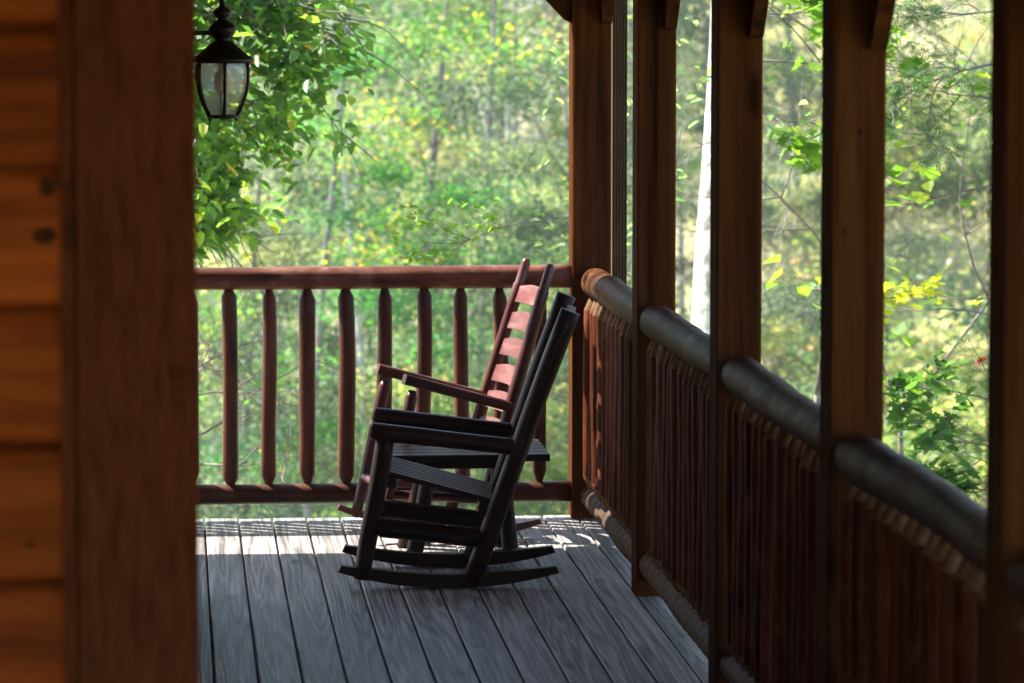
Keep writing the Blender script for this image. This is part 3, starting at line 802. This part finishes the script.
TL = {'pole': ('', 'bare-stemmed trees in the far wood'), 'green': ('leafy green tree on the far slope, out of focus', 'green trees on the far slope'),
      'cool': ('dark bluish green broadleaf tree on the far slope, out of focus', 'dark trees on the far slope'),
      'pale': ('slender tree with pale trunk and light airy leaves on the far slope', 'pale-trunked trees on the far slope'),
      'yellow': ('low yellow-green tree in full sun on the far slope', 'yellow trees on the far slope'),
      'tall': ('tall thin grey-trunked tree with sparse dark leaves on the far slope', 'tall grey-trunked trees on the far slope')}
NAMES = {'pole': 'slender_tree', 'green': 'broadleaf_tree', 'cool': 'dark_tree', 'pale': 'pale_trunk_tree', 'yellow': 'yellow_tree', 'tall': 'tall_tree'}
def place_tree(kind, u, Y, s=1.0, rz=0, z=None):
    x = at(u, 300, Y).x; zg = float(gh(x, Y)) if z is None else z
    cm, tm = KINDS[kind]
    r_ = root(NAMES[kind], (x, Y, zg - .1), TL[kind][0], 'tree', TL[kind][1])
    r_.rotation_euler = (0, 0, rz); r_.scale = (s, s, s)
    obj_from('crown', cm, r_); obj_from('trunk', tm, r_)
    return r_
rt_ = random.Random(5)
# left and centre: dense wood; right: sparse
layout = [
 ('pole', 331, 43, 1.0), ('pole', 491, 48, 1.0), ('pole', 518, 60, .95), ('pole', 412, 57, 1.0), ('pole', 285, 60, 1.0), ('pole', 461, 66, 1.0), ('pole', 640, 56, 1.0), ('pole', 385, 70, 1.0), ('pole', 550, 70, 1.0), ('pole', 800, 68, 1.0), ('pole', 940, 74, 1.0),
 ('cool', 300, 45, .62), ('green', 385, 43, .56), ('cool', 470, 47, .62), ('cool', 225, 50, .62), ('green', 560, 50, .6),
 ('pale', 330, 44, 1.0), ('cool', 255, 46, .9), ('green', 425, 50, .95), ('pale', 491, 52, 1.0), ('cool', 575, 44, .9),
 ('green', 200, 48, 1.0), ('tall', 632, 54, 1.0), ('yellow', 455, 44, .95), ('yellow', 380, 56, 1.1),
 ('tall', 428, 62, 1.0), ('cool', 505, 66, 1.1), ('yellow', 545, 54, 1.1), ('pale', 665, 64, 1.0),
 ('green', 290, 66, 1.1), ('yellow', 340, 72, 1.2), ('pale', 452, 76, 1.2), ('green', 560, 78, 1.2), ('tall', 640, 84, 1.2),
 ('cool', 700, 62, .8), ('yellow', 160, 58, 1.1), ('tall', 180, 80, 1.2), ('yellow', 620, 48, .8), ('yellow', 820, 88, 1.0),
 ('green', 400, 96, 1.3), ('cool', 250, 98, 1.3), ('cool', 610, 104, 1.3), ('yellow', 500, 100, 1.5), ('cool', 120, 60, 1.0),
 ('green', 340, 118, 1.4), ('cool', 450, 122, 1.4), ('pale', 540, 116, 1.5), ('cool', 730, 116, 1.3), ('green', 860, 124, 1.4), ('cool', 960, 120, 1.4), ('yellow', 790, 108, 1.4), ('green', 1050, 118, 1.4), ('green', 190, 124, 1.4), ('pale', 700, 128, 1.4)
]
SPOTS = [(235, 'behind the lantern'), (290, 'just right of the lantern'), (350, 'above the middle of the back railing'), (430, 'left of the chair backs'), (510, 'above the rocking chairs'),
         (590, 'just left of the corner post'), (640, 'between corner post and second post'), (725, 'between second and third posts'), (835, 'between third and fourth posts'), (9999, 'right of the fourth post')]
def spot(u): return next(t for lim, t in SPOTS if u < lim)
bins = {}
for q in layout: bins.setdefault((q[0], spot(q[1])), []).append(q)
ADJ = {'pole': 'slender bare grey stem', 'green': 'leafy green tree', 'cool': 'dark bluish green tree', 'pale': 'pale-trunked airy tree', 'yellow': 'low yellow-green tree', 'tall': 'tall thin grey tree'}
for q in layout:
    k_, u, Y, s = q; mem = sorted(bins[(k_, spot(u))], key=lambda e: e[2]); i_ = mem.index(q)
    rank = '' if len(mem) == 1 else ('nearest ' if i_ == 0 else ('farthest ' if i_ == len(mem) - 1 else ('second nearest ' if i_ == 1 else 'third nearest ')))
    r_ = place_tree(k_, u, Y, s, rt_.uniform(0, 6.28)); r_['label'] = rank + 'out-of-focus ' + ADJ[k_] + ' seen ' + spot(u)

# bushes over the slope
def bush_kind(seed, mat, N, leaf, rad=1.2, hh=.9):
    rng = np.random.default_rng(seed)
    p, c, tint = crown_points(rng, N, rad, hh, 26, .5, .1); p[:, 2] += hh * .8
    cm = leaf_mesh('foliage', p, leaf, mat, 'oval', up_bias=.5, tint=tint, rng=rng, aspect=.55)
    mb = MB()
    for q in c[:14]: mb.tube([(0, 0, -.1), (q[0] * .5, q[1] * .5, (q[2] + hh) * .4), (q[0], q[1], q[2] + hh * .8)], [.025, .018, .006], n=5)
    t = mb.build('stems', ['twig']); tm = t.data; bpy.data.objects.remove(t)
    return cm, tm
BK = [bush_kind(21, 'leaf_yellow', 2600, .09), bush_kind(22, 'leaf_forest', 2600, .1), bush_kind(23, 'leaf_yellow', 1600, .1, 1.0, 1.3), bush_kind(24, 'leaf_cool', 2800, .1)]
BL = [('pale yellow-green bush on the sunny slope', 'yellow bushes on the slope', 'yellow_bush'), ('mid green rounded bush on the slope', 'green bushes on the slope', 'green_bush'),
      ('thin upright yellowing bush on the slope', 'upright bushes on the slope', 'upright_bush'), ('dark green bush in the hollow below the porch', 'dark bushes in the hollow', 'dark_bush')]
for i in range(120):
    u = rt_.uniform(120, 1080)
    Y = rt_.choice([rt_.uniform(38, 50), rt_.uniform(45, 80), rt_.uniform(50, 72)])
    right = u > 660
    k = rt_.choice([0, 0, 2, 1]) if right else rt_.choice([3, 1, 3, 3])
    x = at(u, 300, Y).x; s = rt_.uniform(.8, 1.5)
    o = root(BL[k][2], (x, Y, float(gh(x, Y))), BL[k][0], 'bush', BL[k][1])
    o.scale = (s, s, s * rt_.uniform(.8, 1.2)); o.rotation_euler = (0, 0, rt_.uniform(0, 6.28))
    o['label'] = BL[k][0] + ', ' + spot(u); obj_from('foliage', BK[k][0], o); obj_from('stems', BK[k][1], o)
# ground cover
N = 90000
Yg = nr_.uniform(22, 125, N); Xg = Yg * np.where(nr_.random(N) < .8, nr_.uniform(.115, .25, N), nr_.uniform(-.02, .12, N))
pg = np.stack([Xg, Yg, gh(Xg, Yg) + nr_.gamma(1.5, .16, N)], 1)
me = leaf_mesh('undergrowth', pg, .16, 'ground_cover', 'diamond', up_bias=.2, aspect=.35)
o = obj_from('undergrowth', me); tag(o, 'pale dry grass and weeds covering the slope beyond the porch', 'undergrowth', kind='stuff')

# ------------------------------------------------------------------ near plants
def twig_path(p0, d0, L, n, wander, rng, grav=-.02):
    p = Vector(p0); d = Vector(d0).normalized(); out = [p.copy()]
    for i in range(n):
        d = (d + Vector(rng.normal(size=3) * wander) + Vector((0, 0, grav))).normalized()
        p = p + d * (L / n); out.append(p.copy())
    return out
def branchy(mb, p0, d0, L, r, depth, rng, tips, wander=.13, grav=-.01, kids=4, spread=.8, seg=7, planar=False):
    pts = twig_path(p0, d0, L, seg, wander, rng, grav)
    mb.tube(pts, [r * (1 - .75 * i / seg) for i in range(seg + 1)], n=6 if r > .006 else 4, wob=0)
    for i in range(2, seg + 1):
        t = (pts[i] - pts[i - 1]).normalized(); tips.append((pts[i], t, depth))
    if depth <= 0: return
    for k in range(kids):
        i = int(rng.integers(2, seg + 1)); t = (pts[i] - pts[i - 1]).normalized()
        sd_ = Vector(rng.normal(size=3)); 
        if planar: sd_.z *= .3
        sd_ = (sd_ - t * sd_.dot(t)).normalized()
        branchy(mb, pts[i], t * (1 - spread * .5) + sd_ * spread, L * rng.uniform(.4, .62), r * .5, depth - 1, rng, tips, wander, grav, kids, spread, seg, planar)
def leaves_on(tips, rng, per, jit, size, mat, shape, droop=.3, up_bias=.5, aspect=.5, keep=1.0):
    P = []; D = []
    for p, t, dpt in tips:
        if rng.random() > keep: continue
        for _ in range(per):
            o = rng.normal(size=3) * jit
            P.append(np.array(p) + o); D.append(np.array(t) + rng.normal(size=3) * .8)
    return leaf_mesh('foliage', np.array(P), size, mat, shape, up_bias=up_bias, droop=droop, dirs=np.array(D), aspect=aspect, rng=rng)

# left leafy tree, its limbs hanging into the picture behind the lantern
rng = np.random.default_rng(31)
YL = 20.5
base = Vector((-1.15, YL + .3, float(gh(-1.15, YL)) - .2))
lt = root('leafy_tree', tuple(base), 'leafy tree with glossy dark leaves hanging behind the lantern', 'tree')
mb = MB(); mb.tube([base, base + Vector((.1, 0, 3)), base + Vector((-.05, .1, 6)), base + Vector((.1, .1, 9))], [.14, .12, .1, .05], n=12, wob=.05); 
tips = []
starts = [((-.95, 2.75), (.95, -.10), 1.45, .022), ((-.95, 2.5), (.95, -.15), 1.4, .02), ((-.95, 2.2), (.95, -.1), 1.4, .02), ((-1.0, 1.95), (.95, -.1), 1.3, .02),
          ((-1.0, 1.7), (.95, -.1), 1.05, .018), ((-1.0, 3.0), (.9, .05), 1.5, .022), ((-1.0, 1.45), (.95, .05), 1.0, .016), ((-1.0, 1.3), (.95, .0), .95, .015), ((-.95, 2.35), (.95, -.05), 1.5, .02), ((-.95, 2.65), (.95, -.0), 1.5, .02), ((-1.0, 1.8), (.95, 0), 1.2, .018),
          ((-1.0, 1.2), (.95, .02), 1.2, .015), ((-1.0, 1.6), (.95, .02), 1.5, .016), ((-1.0, 2.05), (.95, -.02), 1.6, .018), ((-1.0, 2.3), (.95, .02), 1.6, .018), ((-1.0, 1.1), (.95, .05), 1.1, .015)]
for (x, z), (dx, dz), L, r in starts:
    branchy(mb, Vector((x, YL + rng.uniform(-.3, .3), z)), Vector((dx, rng.uniform(-.2, .2), dz)), L, r, 2, rng, tips, wander=.1, grav=-.03, kids=5, spread=.75, seg=8)
mb.build('trunk', ['twig'], lt)
tips = [q for q in tips if q[0].x < (.80 if q[0].z > 1.35 else .42) + rng.normal() * .07 and q[0].z > .95]
me = leaves_on(tips, rng, 4, .06, .088, 'leaf_near', 'oval', droop=.6, up_bias=.4, aspect=.5, keep=.66)
o = obj_from('foliage', me, lt); o.location = -base

# small leafy twigs hanging left of the corner post (behind the chairs)
def sprig(name, uv, Y, d, L, label, cat, matl, shape, size, seed, per=2, kids=4, depth=2, jit=.03, keep=.8, r=.007, grav=-.01, aspect=.5, twig='twig', wander=.12, spread=.75, base_to_ground=True, extra=None, stem_r=.012, planar=True, droop=.3):
    rng = np.random.default_rng(seed)
    p0 = at(uv[0], uv[1], Y); tips = []
    gz = float(gh(p0.x, Y))
    b = Vector((p0.x - Vector(d).x * .12, Y + .1, gz))
    r_ = root(name, tuple(b), label, cat)
    mb = MB()
    if base_to_ground:
        mid = (b * .4 + p0 * .6) + Vector((-.06 * (1 if d[0] > 0 else -1), 0, 0))
        mb.tube([b, b * .7 + p0 * .3 + Vector((.03, 0, 0)), mid, p0 * .93 + mid * .07, p0], [stem_r * 2, stem_r * 1.7, stem_r * 1.4, r * 1.3, r], n=7, wob=.03)
    branchy(mb, p0, Vector(d), L, r, depth, rng, tips, wander=wander, grav=grav, kids=kids, spread=spread, planar=planar)
    if extra:
        for uv2, d2, L2 in extra: 
            q = at(uv2[0], uv2[1], Y); mb.tube([p0, (p0 + q) / 2 + Vector((.02, 0, .03)), q], [r, r * .9, r * .8], n=5); branchy(mb, q, Vector(d2), L2, r * .8, depth, rng, tips, wander=wander, grav=grav, kids=kids, spread=spread, planar=planar)
    mb.build('stems', [twig], r_)
    if matl:
        me = leaves_on(tips, rng, per, jit, size, matl, shape, aspect=aspect, keep=keep, droop=droop)
        o = obj_from('foliage', me, r_); o.location = -b
    return r_
sprig('sapling', (585, 215), 19.5, (-.9, 0, -.15), .62, 'thin sapling with small light green leaves left of the corner post', 'sapling', 'leaf_maple', 'oval', .05, 41, per=2, kids=4, keep=.7)
sprig('bare_shrub', (170, 470), 19.8, (.95, 0, .15), .85, 'bare pale twigs of a leafless shrub seen through the back railing', 'shrub', None, 'oval', .05, 42, kids=4, r=.009, spread=.7, wander=.2, planar=False, extra=[((175, 400), (.9, 0, .1), .7), ((185, 500), (.95, 0, .12), .8), ((180, 440), (.95, 0, .15), .9), ((170, 380), (.9, 0, -.1), .6)])
sprig('maple_sapling', (735, 60), 20.0, (.85, 0, .0), .75, 'maple with bright lobed leaves between the third and fourth posts', 'maple', 'leaf_maple', 'maple', .095, 43, per=2, kids=4, keep=.42, r=.009, droop=.8, extra=[((745, 110), (.9, 0, -.15), .6), ((730, 10), (.9, 0, -.1), .7)])
sprig('thin_tree', (817, 395), 20.5, (.02, 0, 1), 2.0, 'thin crooked bare tree beside the fourth post', 'tree', 'leaf_maple', 'oval', .055, 44, per=2, kids=8, depth=2, keep=.45, r=.016, spread=.85, wander=.1, grav=.0, stem_r=.02, planar=False)
sprig('hemlock', (1045, 60), 19.6, (-.95, 0, -.06), .75, 'hemlock with fine feathery sprays at the upper right opening', 'hemlock', 'needle', 'spray', .09, 45, per=1, kids=6, keep=.8, jit=.03, r=.012, extra=[((1040, 10), (-.95, 0, -.05), .7), ((1045, 110), (-.95, 0, -.1), .5)], droop=.2)
sprig('hemlock', (1040, 430), 19.2, (-.9, 0, .1), .42, 'small low hemlock with feathery sprays beside the fifth post', 'hemlock', 'needle', 'spray', .08, 46, per=1, kids=5, keep=.6, jit=.03, r=.009, extra=[((1035, 480), (-.9, 0, .2), .4), ((1040, 390), (-.8, 0, .1), .3)])
sprig('maple_sapling', (1000, 450), 19.0, (-.75, 0, .5), .5, 'low maple sprig with mid green leaves above the nearest rail', 'maple', 'leaf_sprig', 'maple', .075, 47, per=2, kids=4, keep=.42, r=.007, droop=.6, extra=[((985, 490), (-.8, 0, .1), .3), ((990, 400), (-.9, 0, .2), .42)])
sprig('lime_sapling', (1020, 300), 20.2, (-.95, 0, .08), .72, 'arching twig with vivid yellow-green leaves between the fourth and fifth posts', 'sapling', 'leaf_lime', 'maple', .07, 48, per=2, kids=3, keep=.55, r=.007, droop=.5)
sprig('vine', (1010, 180), 19.4, (-.9, 0, -.25), .85, 'straggly twig carrying a few large heart-shaped green leaves', 'vine', 'leaf_maple', 'oval', .1, 49, per=1, kids=3, keep=.35, r=.006, aspect=.85, droop=.9, extra=[((1010, 320), (-.95, 0, .0), .8)])
sprig('bare_sapling', (900, 420), 21.0, (-.35, 0, .9), 1.6, 'leafless sapling with long thin crossing twigs in the right-hand openings', 'sapling', None, 'oval', .05, 50, kids=7, r=.011, spread=.9, wander=.12, planar=False, extra=[((990, 300), (-.5, 0, .7), 1.3)])
sprig('slender_sapling', (657, 430), 20.0, (.1, 0, 1), 1.6, 'slender sapling with small green leaves between second and third posts', 'sapling', 'leaf_forest', 'oval', .06, 52, per=2, kids=6, keep=.4, r=.008, spread=.9, planar=False, stem_r=.005)
# one red leaf sprig
rng = np.random.default_rng(51)
c = at(983, 362, 19.0)
me = leaf_mesh('red_leaf', np.array([c, c + Vector((.012, 0, .02)), c + Vector((-.015, .01, .005))]), .075, 'leaf_red', 'maple', rng=rng)
for v_ in me.vertices: v_.co -= c
o = obj_from('red_leaf', me, loc=c); tag(o, 'single curled red leaf caught on the sprig above the nearest rail', 'leaf')

# white-barked tree behind the third post
YT = 22.0
a = at(714, 335, YT); b_ = at(735, 0, YT); d = (b_ - a)
pts = [a + d * t for t in (-1.9, -1, -.5, 0, .25, .5, .75, 1, 1.6, 2.4, 4, 6)]
rs = [.17, .155, .145, .135, .132, .13, .128, .125, .12, .11, .08, .04]
bz = pts[0]
wt = root('white_trunk_tree', tuple(bz), 'tree with bright white bark leaning behind the third post', 'tree')
mb = MB(); mb.tube(pts, rs, n=18, wob=.035)
mb.build('trunk', ['bark_white'], wt)
rng = np.random.default_rng(61)
p, c, tint = crown_points(rng, 6000, 2.0, 2.2, 50, .7)
p += np.array(pts[-1]) - np.array([0, 0, 1.0])
me = leaf_mesh('crown', p, .12, 'leaf_forest', 'oval', tint=tint, rng=rng); o = obj_from('crown', me, wt); o.location = -bz

# air between the porch and the far slope
HZ = True
if HZ:
    m = bpy.data.materials.new('haze_air'); m.use_nodes = True; n = m.node_tree.nodes; l = m.node_tree.links
    n.remove(n['Principled BSDF'])
    pv = n.new('ShaderNodeVolumePrincipled'); pv.inputs['Color'].default_value = (.86, .93, .93, 1); pv.inputs['Density'].default_value = .0009
    pv.inputs['Anisotropy'].default_value = .45
    l.new(pv.outputs[0], n['Material Output'].inputs['Volume'])
    me = bpy.data.meshes.new('haze')
    zlo, zhi = -20, 32
    v = [(x, y, z) for x in (-301, 301) for y in (-201, 401) for z in (zlo, zhi)]
    me.from_pydata(v, [], [(0, 1, 3, 2), (4, 6, 7, 5), (0, 4, 5, 1), (2, 3, 7, 6), (0, 2, 6, 4), (1, 5, 7, 3)])
    me.materials.append(m); o = link(bpy.data.objects.new('haze', me)); tag(o, 'thin pale summer haze in front of the far slope', 'haze', kind='stuff')
